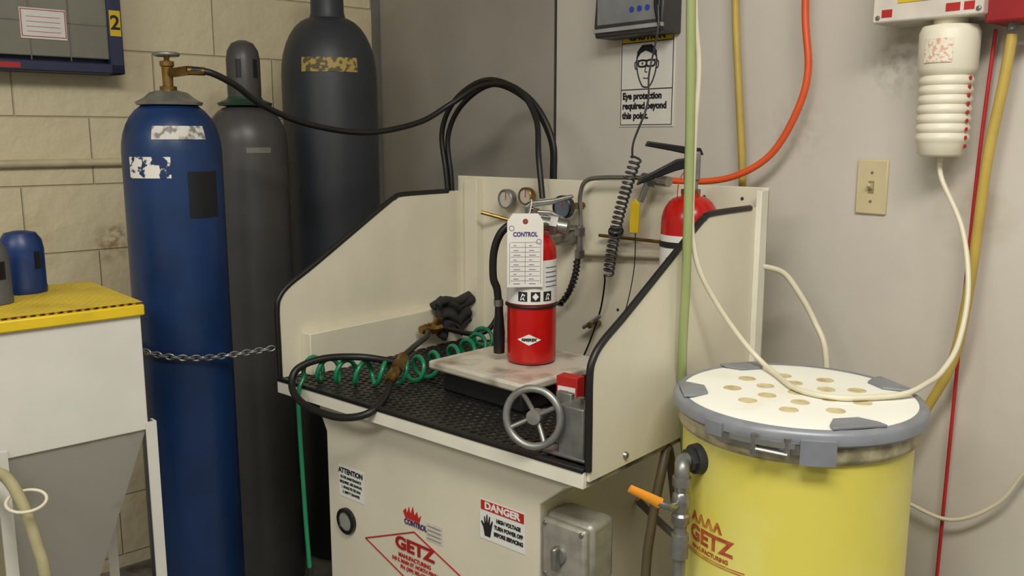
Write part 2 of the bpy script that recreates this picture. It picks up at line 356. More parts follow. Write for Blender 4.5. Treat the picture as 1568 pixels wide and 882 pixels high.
# scale
S=E('platform_scale',BW(.483,.278,.0035),AB-.06)
box(S,'base',M('scale_base',(30,30,30),.5),(-.12,.12),(-.115,.12),(0,.045),.006)
box(S,'platform',M('scale_top',(206,200,184),.35,.2,scale=14,col2=(128,116,96),lo=.5,hi=.75),(-.142,.142),(-.138,.138),(.048,.068),.006)
for sx in (-1,1):
    for sy in (-1,1): cyl(S,'foot',blackp,(sx*.1,sy*.1,.04),(sx*.1,sy*.1,.05),.014,seg=12)
# wheel
Hh=E('clamp_handwheel',BW(.765,-.014,.074),AB)
ax=Vector((.30,-.92,.12)).normalized()
torus(Hh,'rim',dsteel,(0,0,0),ax,.050,.0068,seg=48)
x_,y_,z_=frame(ax)
for k in range(4):
    a=k*pi/2+.5; d=x_*math.cos(a)+y_*math.sin(a)
    tube(Hh,'spoke',dsteel,[-ax*.012+d*.008,d*.025-ax*.008,d*.048],.0045,n=4,seg=8)
cyl(Hh,'hub',dsteel,-ax*.022,ax*.0,.013,seg=20)
cyl(Hh,'shaft',dsteel,-ax*.055,-ax*.01,.007,seg=14)
V=E('clamp_bracket',BW(.80,.02,.0),AB)
box(V,'block',dsteel,(.0,.055),(-.01,.04),(.008,.10),.003)
box(V,'foot_plate',dsteel,(-.03,.062),(-.015,.06),(.0075,.014),.002)
box(V,'jaw',dsteel,(-.03,.004),(.022,.034),(.014,.11),.002)
cyl(V,'bolt',steel,(.03,.015,.10),(.03,.015,.111),.007,seg=6)
# red carton
K=E('red_carton',BW(.675,.21,.004),AB+.1)
box(K,'carton',red2,(-.024,.024),(-.014,.014),(0,.082),.001)
box(K,'carton_label',white,(-.020,.020),(-.0148,-.014),(.024,.062))
for i in range(3): box(K,'carton_print',red2,(-.015,.015-i*.005),(-.0154,-.0148),(.032+i*.009,.036+i*.009))
# glove hanging over the ledge
def cloth():
    e=E('black_glove',BW(.046,.50,.03),AB)
    bm=bmesh.new(); n=20
    g=[[None]*(n+1) for _ in range(n+1)]
    for i in range(n+1):
        for j in range(n+1):
            u_=i/n; v_=j/n
            g[i][j]=bm.verts.new((.014+.008*math.sin(u_*13+v_*2)+.006*math.sin(v_*15+u_*3),-.065+.13*u_+.006*math.sin(v_*9+1),.01+.085*v_+.010*math.sin(u_*8)*v_-.018*(1-v_)*math.sin(u_*11)))
    for i in range(n):
        for j in range(n): bm.faces.new((g[i][j],g[i+1][j],g[i+1][j+1],g[i][j+1]))
    o=obj(e,'fabric',bm,M('black_cloth',(44,42,40),.9,bump=.3),auto=180)
    s=o.modifiers.new('s','SOLIDIFY'); s.thickness=.010; s.offset=0
    tube(e,'roll',M('black_cloth',(44,42,40),.9),[(.006,-.067,.082),(.016,-.03,.096),(.012,.02,.086),(.016,.065,.098)],.011,n=6)
cloth()
# green coil hose
e=E('green_coiled_air_hose',F,AB)
gh=M('green_hose',(24,128,86),.3)
ax_=smoothp([(.085,.02,.036),(.15,.045,.036),(.215,.08,.036),(.262,.145,.036),(.268,.21,.036),(.25,.33,.036),(.21,.44,.036),(.15,.53,.036)],24)
pts=[];n=len(ax_); turns=12
for i in range(0,n):
    T=(ax_[min(i+1,n-1)]-ax_[max(i-1,0)]).normalized(); X=T.cross(Vector((0,0,1))).normalized(); Zu=X.cross(T)
    for q in (0,.5):
        f=(i+q)/(n-1); a=f*turns*2*pi; R=.026
        base=ax_[i].lerp(ax_[min(i+1,n-1)],q)
        pts.append(base+X*math.cos(a)*R+Zu*math.sin(a)*R)
tube(e,'coil',gh,pts,.0052,raw=True,seg=8)
tube(e,'drop',gh,[pts[0],(.095,-.005,.02),(.098,-.022,-.01),(.1,-.024,-.1),(.105,-.022,-.3),(.11,-.02,-.42)],.005,n=8)
tube(e,'drop_end',black,[(.11,-.02,-.42),(.115,-.02,-.55),(.12,-.02,-.785)],.006,n=6)
# black hose
e=E('black_fill_hose',F,AB)
tube(e,'hose_back',black,[(.17,.57,.10),(.15,.55,.05),(.12,.52,.035),(.09,.47,.05),(.075,.44,.06)],.007)
tube(e,'hose_mid',black,[(.07,.40,.06),(.14,.33,.065),(.22,.22,.075),(.27,.13,.07)],.007)
tube(e,'hose_front',black,[(.30,.075,.045),(.335,.02,.012),(.335,-.03,-.008),(.27,-.055,-.02),(.17,-.06,-.012),(.115,-.05,.012),(.10,-.025,.045),(.14,.015,.068),(.21,.06,.075),(.25,.12,.06)],.008,n=10)
for p0,p1 in (((.075,.44,.06),(.07,.39,.062)),((.265,.14,.07),(.305,.068,.042))):
    cyl(e,'brass_coupling',brass,p0,p1,.012,seg=8)
    m=(Vector(p0)+Vector(p1))/2; d=(Vector(p1)-Vector(p0)).normalized()
    cyl(e,'brass_nut',brass,m-d*.01,m+d*.01,.016,seg=6)
    cyl(e,'brass_ring',brass,Vector(p1)-d*.004,Vector(p1)+d*.014,.014,.010,seg=16)
cyl(e,'brass_tee',brass,(.07,.42,.06),(.085,.425,.09),.009,seg=10)
# ---------------------------------------------------------------- gauges / piping
def gauge(name,a,z,r,b=.60,rimm=brass,face=white,dep=.035):
    e=E(name,BW(a,b,z),AB)
    cyl(e,'stem',brass,(0,0,0),(0,-dep+.012,0),.008,seg=12)
    lathe(e,'case',rimm,[(0,dep-.018),(r*.95,dep-.018),(r,dep-.014),(r,dep),(r*.86,dep+.002),(r*.84,dep-.004)],(0,0,0),(0,-1,0),seg=30)
    lathe(e,'dial_face',face,[(0,dep-.003),(r*.86,dep-.0032)],(0,0,0),(0,-1,0),seg=30)
    prism(e,'needle',red2,[(-.001,-.003),(.001,-.003),(.0008,r*.7),(-.0008,r*.7)],'xz',-dep+.0018,-dep+.0024)
cdial=M('dial_cream',(200,195,180),.4)
gauge('pressure_gauge',.190,.392,.025,face=cdial,rimm=dsteel)
gauge('pressure_gauge',.256,.402,.022,face=cdial,rimm=brass)
gauge('pressure_gauge',.412,.385,.028,face=M('dial_dark',(90,102,112),.3),rimm=blackp,dep=.085)
pm=E('gas_manifold_piping',F,AB)
tube(pm,'copper_riser',steel,[(.435,.565,.325),(.430,.565,.37),(.430,.565,.415),(.445,.565,.445),(.49,.565,.455),(.60,.565,.458)],.0055)
cyl(pm,'elbow_body',steel,(.43,.565,.34),(.43,.565,.26),.009,seg=12)
cyl(pm,'elbow_nut',steel,(.43,.565,.315),(.43,.565,.335),.014,seg=6)
cyl(pm,'elbow_nut_low',steel,(.43,.565,.262),(.43,.565,.28),.013,seg=6)
cyl(pm,'regulator_body',steel,(.38,.60,.31),(.38,.53,.31),.022,seg=20)
lathe(pm,'regulator_bonnet',steel,[(.022,0),(.020,.01),(.012,.03),(.011,.04),(0,.042)],(.38,.53,.31),(0,-1,0),seg=20)
cyl(pm,'manifold_bar',steel,(.24,.575,.335),(.43,.575,.33),.008,seg=12)
cyl(pm,'manifold_tee',brass,(.24,.60,.335),(.24,.55,.335),.012,seg=6)
cyl(pm,'brass_stub',brass,(.17,.60,.335),(.12,.55,.355),.005,seg=10)
cyl(pm,'cross_rod_upper',brass,(.476,.58,.318),(.66,.58,.315),.004,seg=10)
cyl(pm,'cross_rod_lower',M('cream_pipe',(190,184,160),.4),(.43,.585,.27),(.69,.585,.285),.007,seg=12)
cyl(pm,'rod_boss',blackp,(.52,.60,.33),(.52,.57,.33),.012,seg=12)
tube(pm,'ribbed_drop',black,[(.425,.565,.26),(.42,.56,.22),(.40,.56,.17),(.37,.565,.14)],.007)
for k in range(12):
    t=k/11; torus(pm,'rib',black,(.424-.05*t*t,.562,.25-.11*t),(0.2,0,1),.0078,.0018,seg=14,sec=6)
cyl(pm,'ball_valve',steel,(.605,.565,.458),(.68,.55,.452),.012,seg=16)
cyl(pm,'ball_valve_nut',steel,(.63,.56,.456),(.65,.556,.454),.018,seg=6)
cyl(pm,'valve_drop',steel,(.62,.56,.45),(.605,.555,.405),.007,seg=10)
prism(pm,'yellow_lever',yel,[(.585,.335),(.608,.335),(.610,.40),(.597,.412),(.585,.40)],'xz',.543,.549,.001)
tube(pm,'drop_wire',black,[(.597,.55,.34),(.59,.56,.26),(.57,.57,.18),(.54,.58,.10)],.0012)
cyl(pm,'nozzle_holder',brass,(.465,.60,.10),(.465,.56,.10),.008,seg=8)
cyl(pm,'nozzle_cross',dsteel,(.44,.57,.09),(.49,.57,.125),.005,seg=8)
# coiled cord
e=E('coiled_cord',F,AB)
a0=Vector((.615,.52,.505)); a1=Vector((.525,.55,.232)); pts=[]
N=440; T=(a1-a0).normalized(); X,Yv,_=frame(T)
for i in range(N+1):
    f=i/N; c=a0.lerp(a1,f)+Vector((-.01*math.sin(f*pi),0,0)); a=f*24*2*pi
    pts.append(c+(X*math.cos(a)+Yv*math.sin(a))*.0115)
cg=M('cord_grey',(62,62,64),.4)
tube(e,'coil',cg,pts,.0028,raw=True,seg=6)
R_=Matrix.Rotation(-AB,3,'Z')
def toB(p): return R_@(Vector(p)-F)
tube(e,'lead_up',cg,[pts[0],(.62,.50,.54),(.64,.52,.62),toB(WW(1.36,.10,1.50)),toB(WW(1.375,.09,1.60)),toB(WW(1.37,.085,1.66))],.0024)
tube(e,'lead_down',blackp,[pts[-1],(.515,.55,.21),(.49,.57,.14),(.455,.58,.06),(.44,.575,.02)],.0022)
# ---------------------------------------------------------------- extinguishers
def ext_body(e,r,h,band=True):
    prof=[(0,.006),(r*.9,.006),(r*.93,.0),(r*.985,.002),(r,.012),(r,h-.03*r/.053)]
    hd=.05*r/.053; z0=h-.03*r/.053
    for i in range(1,8):
        t=i/7*pi/2; prof.append((r*(.33+.67*math.cos(t)),z0+hd*math.sin(t)))
    prof+= [(r*.33,z0+hd+.006),(0,z0+hd+.006)]
    lathe(e,'cylinder_body',red,prof,seg=48,auto=60)
    return z0+hd
ex=E('fire_extinguisher',(.042,1.868,.874))
r=.0525
zt=ext_body(ex,r,.262)
arcpanel(ex,'instruction_label',white,r+.0003,rad(-170),rad(-8),.130,.222)
torus(ex,'rubber_band',black,(0,0,.124),(0,0,1),r+.001,.0035)
for i,s in enumerate(('1','2','3')):
    arcpanel(ex,'pictogram',ink,r+.0013,rad(-122+i*29),rad(-101+i*29),.137,.157)
    bm=bmesh.new()
    a0_=rad(-122+i*29); w_=rad(21)
    P3=[(.2,.139),(.45,.154),(.8,.150),(.6,.145),(.75,.139)] if i!=1 else [(.5,.139),(.85,.147),(.5,.155),(.15,.147)]
    vs=[bm.verts.new(((r+.0023)*math.cos(a0_+w_*f),(r+.0023)*math.sin(a0_+w_*f),zz_)) for f,zz_ in P3]
    bm.faces.new(vs); obj(ex,'pictogram_mark',bm,white,False)
for i in range(5): arcpanel(ex,'label_line',M('blue_ink',(90,100,130),.6),r+.0012,rad(-58),rad(-20),.166+.010*i,.168+.010*i,th=.0003)
bm=bmesh.new(); D_=[(-.026,0),(0,.012),(.026,0),(0,-.012)]
def wrp(x,z,R=r+.0012,a0=rad(-97),zc=.055): a=a0+x/R; return (R*math.cos(a),R*math.sin(a),zc+z)
c0=bm.verts.new(wrp(0,0)); ring=[]
for i in range(4):
    p,q=D_[i],D_[(i+1)%4]
    for k in range(5): ring.append(bm.verts.new(wrp(p[0]+(q[0]-p[0])*k/5,p[1]+(q[1]-p[1])*k/5)))
for i in range(len(ring)): bm.faces.new((c0,ring[i],ring[(i+1)%len(ring)]))
obj(ex,'diamond_logo',bm,white)
text(ex,'logo_text',ink,'AMEREX',None,.0085,bold=.0003,wrap=(r+.0016,rad(-97),.055,0,0))
cyl(ex,'neck',steel,(0,0,zt),(0,0,zt+.03),.013,seg=20)
lathe(ex,'valve_body',steel,[(0,0),(.016,0),(.018,.008),(.015,.02),(.016,.032),(0,.034)],(0,0,zt+.012),seg=20)
zv=zt+.04
prism(ex,'carry_handle',steel,[(-.012,zv-.012),(.03,zv-.010),(.075,zv-.03),(.082,zv-.022),(.04,zv),(-.012,zv+.002)],'xz',-.010,.010,.002)
prism(ex,'squeeze_lever',steel,[(-.02,zv+.006),(.0,zv+.020),(.04,zv+.024),(.085,zv+.034),(.088,zv+.028),(.045,zv+.014),(.0,zv+.008)],'xz',-.009,.009,.002)
cyl(ex,'fill_adapter',steel,(.01,-.012,zv-.022),(.075,-.03,zv-.032),.014,.018,seg=18)
cyl(ex,'adapter_nut',steel,(.04,-.02,zv-.027),(.055,-.024,zv-.029),.022,seg=6)
cyl(ex,'pull_pin',brass,(0,-.03,zv+.004),(0,.03,zv+.004),.0025,seg=8)
torus(ex,'pin_ring',steel,(-.002,-.03,zv-.004),(0,1,.2),.011,.0012,seg=20)
tube(ex,'discharge_hose',black,[(-.005,-.006,zt+.012),(-.035,-.012,zt+.016),(-.064,-.012,zt-.004),(-.080,-.008,zt-.045),(-.082,-.004,zt-.10),(-.074,-.002,.155),(-.071,0,.12)],.0085,n=8)
lathe(ex,'hose_nozzle',blackp,[(.0,.015),(.012,.015),(.013,.06),(.0095,.10),(.0085,.125),(0,.125)],(-.070,0,.0),seg=20)
cyl(ex,'nozzle_ferrule',steel,(-.0705,0,.118),(-.0715,0,.132),.0105,seg=16)
tag=E('inspection_tag',(.027,1.803,1.118),rot=(rad(3),0,rad(4)))
tg=[(-.037,-.075),(.037,-.075),(.037,.062),(.026,.078),(-.026,.078),(-.037,.062)]
prism(tag,'card',M('tag_card',(228,224,215),.6,var=.03),tg,'xz',-.0006,.0006)
cyl(tag,'eyelet',M('eyelet_brown',(140,60,50),.6),(0,-.0016,.062),(0,.001,.062),.0055,seg=16)
tube(tag,'tie_string',white,[(0,-.001,.062),(.01,.01,.08),(.016,.04,.10),(.012,.055,.095)],.001)
text(tag,'tag_title',inkp,'CONTROL',(0,-.0012,.035),.013,bold=.0004,sx=.8)
gi=M('grey_ink',(140,135,140),.6)
for x in (-.028,.028): torus(tag,'tag_seal',inkp,(x,-.001,.048 if x<0 else .02),(0,1,0),.005,.0005,seg=16,sec=6)
for i in range(9): box(tag,'tag_row',gi,(-.03,.03),(-.0009,-.0006),(.018-i*.010,.0190-i*.010))
for x in (-.032,.0,.032): box(tag,'tag_column',gi,(x-.0005,x+.0005),(-.0009,-.0006),(-.068,.018))
for i in range(9):
    for x in (-.024,.008): box(tag,'tag_entry',inkp,(x,x+.006+.008*((i*7)%3)/2),(-.0009,-.0006),(.0115-i*.010,.0126-i*.010))
# second extinguisher
e2=E('fire_extinguisher',(.362,1.803,.804))
r2=.058; zt=ext_body(e2,r2,.405)
arcpanel(e2,'instruction_label',white,r2+.0003,rad(-200),rad(-30),.16,.350)
arcpanel(e2,'label_black_bar',ink,r2+.0013,rad(-200),rad(-60),.325,.337)
for i in range(3): arcpanel(e2,'pictogram',ink,r2+.0013,rad(-150+i*20),rad(-136+i*20),.285,.305)
cyl(e2,'neck',dsteel,(0,0,zt),(0,0,zt+.05),.014,seg=20)
cyl(e2,'neck_nut',brass,(0,0,zt+.004),(0,0,zt+.014),.02,seg=6)
box(e2,'valve_body',dsteel,(-.014,.016),(-.013,.013),(zt+.03,zt+.09),.004)
zz=zt+.09
prism(e2,'squeeze_lever',blackp,[(-.095,zz+.010),(-.09,zz+.020),(-.02,zz+.010),(.016,zz+.006),(.022,zz-.008),(-.012,zz-.006),(-.04,zz+.0)],'xz',-.010,.010,.002)
prism(e2,'carry_handle',blackp,[(-.11,zz-.068),(-.105,zz-.056),(-.03,zz-.016),(-.012,zz-.014),(-.012,zz-.034),(-.035,zz-.040)],'xz',-.010,.010,.002)
tube(e2,'red_pull_cord',red,[(-.01,-.014,zt+.06),(-.03,-.03,zt+.03),(-.034,-.035,zt-.02)],.001)
# ---------------------------------------------------------------- drum
D=E('yellow_drum',(.482,1.449,0))
ylw=M('drum_yellow',(214,203,88),.42,var=.04,scale=3.5,col2=(222,216,140),lo=.42,hi=.72,bump=.05)
R=.187
lathe(D,'drum_shell',ylw,[(0,.0),(R-.004,0),(R,.01),(R,.28),(R+.005,.29),(R,.30),(R,.55),(R+.004,.56),(R,.57),(R,.872),(0,.872)],seg=72)
dusty=M('dusty_collar',(188,180,146),.7,scale=25,col2=(136,128,100),lo=.45,hi=.65)
lathe(D,'dusty_collar',dusty,[(R,.864),(R+.006,.868),(R+.010,.876),(R+.009,.894),(R+.004,.898)],seg=72)
ring=M('ring_grey',(138,142,148),.4,.2,var=.12,scale=20)
lathe(D,'clamp_ring',ring,[(R+.004,.897),(R+.015,.897),(R+.0185,.901),(R+.0185,.915),(R+.015,.920),(R+.009,.923),(R+.002,.921),(R-.002,.914)],seg=72)
lidw=M('lid_white',(238,238,228),.6,scale=9,col2=(230,226,206),lo=.5,hi=.75)
lathe(D,'lid',lidw,[(R+.006,.905),(R+.002,.9215),(R-.010,.9225),(R-.03,.923),(0,.923)],seg=72)
tan=M('lid_hole',(206,194,152),.8,scale=60,col2=(176,160,116))  # tan stands in for the shade inside the lid holes
hp=[(0,0)]+[(.058*math.cos(a),.058*math.sin(a)) for a in [k*pi/3+.3 for k in range(6)]]+[(.106*math.cos(a),.106*math.sin(a)) for a in [k*2*pi/9+.1 for k in range(9)]]
for x,y in hp:
    lathe(D,'lid_hole',tan,[(.0155,.9228),(.0148,.9240),(.0142,.9234),(0,.9231)],(x,y,0),seg=24)
def clip(ang,da=.17):
    bm=bmesh.new(); outs=[(R+.012,-da*1.3),(R+.012,da*1.3),(R-.006,da*1.3),(R-.034,da*.8),(R-.034,-da*.8),(R-.006,-da*1.3)]
    A=[bm.verts.new((q*math.cos(ang+t),q*math.sin(ang+t),.9235)) for q,t in outs]
    Bv=[bm.verts.new((v.co.x,v.co.y,.9275)) for v in A]
    bm.faces.new(A[::-1]); bm.faces.new(Bv)
    for i in range(6): bm.faces.new((A[i],A[(i+1)%6],Bv[(i+1)%6],Bv[i]))
    obj(D,'lid_clip',bm,ring,True,.0008)
for a in (176,104,14,-80): clip(rad(a))
arcpanel(D,'latch_band',steel,R+.019,rad(-142),rad(-100),.886,.900,th=.004)
arcpanel(D,'latch_lever',dsteel,R+.026,rad(-134),rad(-108),.897,.906,th=.005)
arcpanel(D,'latch_end_plate',ring,R+.018,rad(-106),rad(-92),.872,.910,th=.008)
arcpanel(D,'latch_tail',ring,R+.018,rad(-148),rad(-139),.892,.914,th=.006)
a=rad(-118); cyl(D,'latch_bolt',steel,((R+.027)*math.cos(a-.12),(R+.027)*math.sin(a-.12),.889),((R+.029)*math.cos(a+.13),(R+.029)*math.sin(a+.13),.887),.004,seg=8)
for aa in (-124,-111):
    a=rad(aa); cyl(D,'latch_pivot',steel,((R+.027)*math.cos(a),(R+.027)*math.sin(a),.880),((R+.027)*math.cos(a),(R+.027)*math.sin(a),.912),.005,seg=8)
orr=M('drum_print',(172,82,38),.6,scale=60,col2=(196,150,60),lo=.45,hi=.65)
text(D,'drum_logo_text',M('drum_print_red',(165,62,40),.6,scale=60,col2=(190,110,60)),'GETZ',None,.036,bold=.0013,wrap=(R,rad(-150),.700,0,0),sx=1.1)
text(D,'drum_logo_sub',orr,'MANUFACTURING',None,.010,bold=.0003,wrap=(R,rad(-150),.678,0,0))
text(D,'drum_logo_flame',orr,'^^^^',None,.04,bold=.0010,wrap=(R,rad(-153),.722,0,0))
for z in (.669,.665): arcpanel(D,'drum_logo_rule',orr,R+.0004,rad(-172),rad(-128),z,z+.0012,th=.0004)
dv=Vector((-.94,-.34,0)); vz=.83
bb_=M('bushing_black',(45,45,46),.5)
cyl(D,'outlet_bushing',bb_,dv*(R-.004)+Vector((0,0,vz)),dv*(R+.012)+Vector((0,0,vz)),.026,.024,seg=24)
cyl(D,'outlet_nut',bb_,dv*(R+.01)+Vector((0,0,vz)),dv*(R+.022)+Vector((0,0,vz)),.019,seg=8)
pc=dv*(R+.038)+Vector((.004,-.012,0))
tube(D,'outlet_elbow',dsteel,[dv*(R+.016)+Vector((0,0,vz)),dv*(R+.030)+Vector((0,-.003,vz-.001)),pc+Vector((0,0,vz-.010)),pc+Vector((0,0,vz-.032))],.0125,n=6,seg=16)
cyl(D,'elbow_rim',dsteel,pc+Vector((0,0,vz-.036)),pc+Vector((0,0,vz-.022)),.0155,seg=20)
lathe(D,'valve_body',steel,[(0,0),(.011,0),(.015,.006),(.015,.018),(.012,.022),(.014,.03),(.016,.042),(.014,.054),(.011,.058),(.013,.064),(.013,.07),(0,.07)],pc+Vector((0,0,vz-.105)),seg=20)
cyl(D,'down_pipe',dsteel,pc+Vector((0,0,.46)),pc+Vector((0,0,vz-.1)),.0105,seg=18)
cyl(D,'pipe_coupling',dsteel,pc+Vector((0,0,vz-.16)),pc+Vector((0,0,vz-.12)),.0145,seg=18)
tube(D,'drain_hose',M('drain_hose_grey',(110,105,92),.5),[pc+Vector((0,0,.47)),pc+Vector((0,0,.3)),pc+Vector((-.02,.02,.1)),pc+Vector((.02,-.05,.015)),pc+Vector((.1,-.15,.015))],.012)
hb=pc+Vector((-.012,-.012,vz-.066))
cyl(D,'valve_stem',steel,pc+Vector((0,0,vz-.068)),hb+Vector((-.008,-.01,0)),.006,seg=12)
tube(D,'valve_lever_steel',steel,[hb,hb+Vector((-.012,-.012,.004)),hb+Vector((-.03,-.012,.010))],.006,n=4,seg=8)
tube(D,'valve_lever_grip',M('orange_grip',(225,146,36),.4),[hb+Vector((-.026,-.012,.009)),hb+Vector((-.045,-.014,.020)),hb+Vector((-.076,-.016,.036))],lambda t:.0095-.003*t,n=5,seg=10,flat=.6)
# ---------------------------------------------------------------- wall things
sg=EW('eye_protection_sign',1.27,1.375)
hwid=.09
box(sg,'plate',M('sign_white',(222,220,212),.45,var=.03),(-hwid,hwid),(-.003,0),(0,.245),.0005)
yb=-.0031
def sbx(n,m,x0,x1,z0,z1,y=yb): return box(sg,n,m,(x0,x1),(y-.0006,y),(z0,z1))
for (x0,x1,z0,z1) in ((-.086,-.084,.004,.241),(.084,.086,.004,.241),(-.086,.086,.004,.006),(-.086,.086,.239,.241),(-.086,.086,.094,.0965),(-.086,.086,.212,.2145)): sbx('border',ink,x0,x1,z0,z1)
sbx('header',yel,-.084,.084,.2145,.239)
text(sg,'header_text',ink,'CAUTION',(0,-.0042,.227),.024,bold=.0012,sx=1.1)
for i,s in enumerate(('Eye protection','required beyond','this point.')): text(sg,'line_%d'%i,ink,s,(-.079,-.0036,.078-.025*i),.0235,bold=.0011,sx=.93,align='LEFT')
hd=[(0,.1),(-.012,.103),(-.022,.118),(-.030,.14),(-.033,.165),(-.028,.19),(-.012,.203),(.012,.203),(.028,.19),(.033,.165),(.030,.14),(.022,.118),(.012,.103)]
tube(sg,'head_outline',ink,[(x,-.0035,z) for x,z in hd],.0019,closed=True,n=4,seg=6)
prism(sg,'hair',ink,[(-.034,.165),(-.032,.19),(-.016,.206),(.016,.206),(.032,.19),(.034,.165),(.028,.178),(.012,.186),(-.004,.192),(-.02,.186),(-.029,.176)],'xz',-.0040,-.003)
for sx in (-1,1):
    tube(sg,'goggle',ink,[(sx*.014+dx*.011,-.0036,.160+dz*.008) for dx,dz in ((-1,-.8),(-1,.8),(1,.8),(1,-.8))],.0024,closed=True,n=4,seg=6)
    sbx('pupil',ink,sx*.014-.0025,sx*.014+.0025,.1575,.1625,-.0035)
    tube(sg,'ear',ink,[(sx*.033,-.0035,.165),(sx*.039,-.0035,.162),(sx*.037,-.0035,.148),(sx*.031,-.0035,.148)],.0016,n=4,seg=6)
sbx('goggle_strap',ink,-.036,.036,.1665,.169)
tube(sg,'nose',ink,[(0,-.0035,.157),(-.005,-.0035,.140),(.003,-.0035,.138)],.0013,n=4,seg=6)
tube(sg,'mouth',ink,[(-.01,-.0035,.124),(0,-.0035,.122),(.01,-.0035,.124)],.0013,n=4,seg=6)
for x in (-.078,.078): lathe(sg,'screw',dsteel,[(0,.002),(.003,.001),(.004,0)],(x,-.003,.232),(0,-1,0),seg=10)
# controller
dvc=EW('wall_mounted_controller',1.15,1.60)
dgr=M('device_grey',(58,58,60),.4)
prism(dvc,'housing',dgr,[(-.07,.0),(-.075,.03),(-.06,.20),(0,.20),(0,0)],'yz',0,.225,.004)
box(dvc,'front_panel',M('panel_face',(135,137,138),.4),(.012,.213),(-.0765,-.07),(.03,.19),.002)
box(dvc,'display',blackp,(.02,.11),(-.079,-.076),(.10,.18),.001)
for i in range(3):
    for j in range(2): cyl(dvc,'blue_button',M('button_blue',(40,70,170),.4),(.13+.025*i,-.0785,.06+.035*j),(.13+.025*i,-.076,.06+.035*j),.007,seg=14)
cyl(dvc,'status_light',M('amber',(210,150,40),.4),(.165,-.0785,.125),(.165,-.075,.125),.004,seg=12)
box(dvc,'bottom_bezel',M('bezel',(165,165,165),.4),(.0,.225),(-.0775,-.066),(.012,.022),.001)
tube(dvc,'cable_clip',blackp,[(.20,-.07,.17),(.216,-.082,.12),(.21,-.08,.06),(.22,-.07,.0)],.006)
# light switch
sw=EW('light_switch_plate',1.89,1.245)
iv=M('ivory_plastic',(204,190,150),.35,var=.03)
box(sw,'plate',iv,(-.034,.034),(-.006,0),(-.057,.057),.003)
box(sw,'toggle_surround',M('ivory_dark',(150,135,98),.4),(-.006,.006),(-.0068,-.005),(-.013,.013))
prism(sw,'toggle',iv,[(-.006,-.006),(-.020,.002),(-.020,.008),(-.006,.008)],'yz',-.004,.004,.001)
for z in (-.03,.03): lathe(sw,'screw',steel,[(0,.002),(.0025,.0015),(.0035,0)],(0,-.006,z),(0,-1,0),seg=10)
# control box right
cb=EW('suppression_control_box',1.92,1.56)
box(cb,'white_cover',M('cover_white',(222,214,202),.4),(0,.205),(-.11,0),(.004,.30),.004)
box(cb,'red_backbox',M('box_red',(150,22,26),.4),(.200,.30),(-.09,0),(-.010,.30),.004)
box(cb,'yellow_label',yel,(.05,.185),(-.1115,-.110),(.038,.10))
text(cb,'label_text',ink,'PULL DOWN TO ACTIVATE',(.118,-.112,.074),.010,bold=.0003,sx=.9)
text(cb,'label_text2',ink,'IN CASE OF EMERGENCY',(.118,-.112,.050),.010,bold=.0003,sx=.9)
for x0,x1 in ((.02,.04),(.14,.165),(.172,.190)): box(cb,'red_tab',red2,(x0,x1),(-.1112,-.11),(.014,.028))
for x in (.012,.197): lathe(cb,'screw',steel,[(0,.003),(.004,.002),(.005,0)],(x,-.11,.014),(0,-1,0),seg=10)
for x in (.235,.28): cyl(cb,'fitting',dsteel,(x,-.05,-.022),(x,-.05,.01),.01,seg=12)
# bellows bottle
bb=E('bellows_bottle',WW(2.052,.065,1.312),AW)
ivw=M('bottle_cream',(226,221,200),.45,var=.03)
pf=[(0,0),(.034,0),(.041,.005),(.0425,.022)]
z=.028
for k in range(7):
    pf+=[(.0455,z),(.0478,z+.005),(.0478,z+.009),(.0455,z+.014),(.0442,z+.0165)]; z+=.0175
pf+=[(.049,z+.004),(.052,z+.012),(.053,.228),(.048,.240),(.03,.243),(.03,.252),(0,.252)]
lathe(bb,'bellows',ivw,pf,seg=40,auto=60)
arcpanel(bb,'print_block',M('pink_print',(214,165,145),.6,scale=150,col2=(226,221,200),lo=.45,hi=.5),.0532,rad(-115),rad(-60),.172,.215)
for k in range(9): lathe(bb,'red_tick',red2,[(0,.003),(.004,.002),(.004,0)],(.047*math.cos(-.2),.047*math.sin(-.2),.02+.0155*k),(.98,-.2,0),seg=8)
# hoses on the wall
def whose(name,mat,pts,r,n=8,part='tube'):
    P0=pts[0]; e=E(name,P0); tube(e,part,mat,[Vector(p)-Vector(P0) for p in pts],r,n=n); return e
orange=M('orange_hose',(222,88,40),.4,var=.05); yh=M('yellow_hose',(190,164,76),.45,var=.08); whh=M('white_hose',(218,212,186),.4,var=.04); ghh=M('pale_green_hose',(146,158,102),.35,var=.06)
dgrey=M('drain_hose_grey',(110,105,92),.5)
whose('orange_air_hose',orange,[WW(1.745,.05,2.59),WW(1.745,.05,1.9),WW(1.74,.05,1.63),WW(1.755,.05,1.49),WW(1.735,.055,1.40),WW(1.68,.06,1.31),WW(1.60,.08,1.26),WW(1.50,.10,1.245),WW(1.40,.12,1.25)],.0078)
whose('yellow_air_hose',yh,[WW(1.53,.03,2.59),WW(1.54,.03,2.0),WW(1.55,.03,1.66),WW(1.57,.03,1.45),WW(1.59,.03,1.24),WW(1.595,.03,1.0),WW(1.59,.03,.02)],.0085)
whose('yellow_air_hose',yh,[WW(2.155,.05,1.53),WW(2.15,.055,1.45),WW(2.135,.06,1.30),WW(2.125,.06,1.09),WW(2.105,.06,.92),WW(2.05,.06,.78),WW(2.0,.05,.6),WW(1.98,.05,.3),WW(1.98,.05,.02)],.0095)
whose('red_signal_cord',M('cord_red',(190,35,40),.5),[WW(2.115,.02,1.545),WW(2.105,.02,1.3),WW(2.10,.02,1.0),WW(2.095,.02,.5),WW(2.09,.02,.02)],.0035)
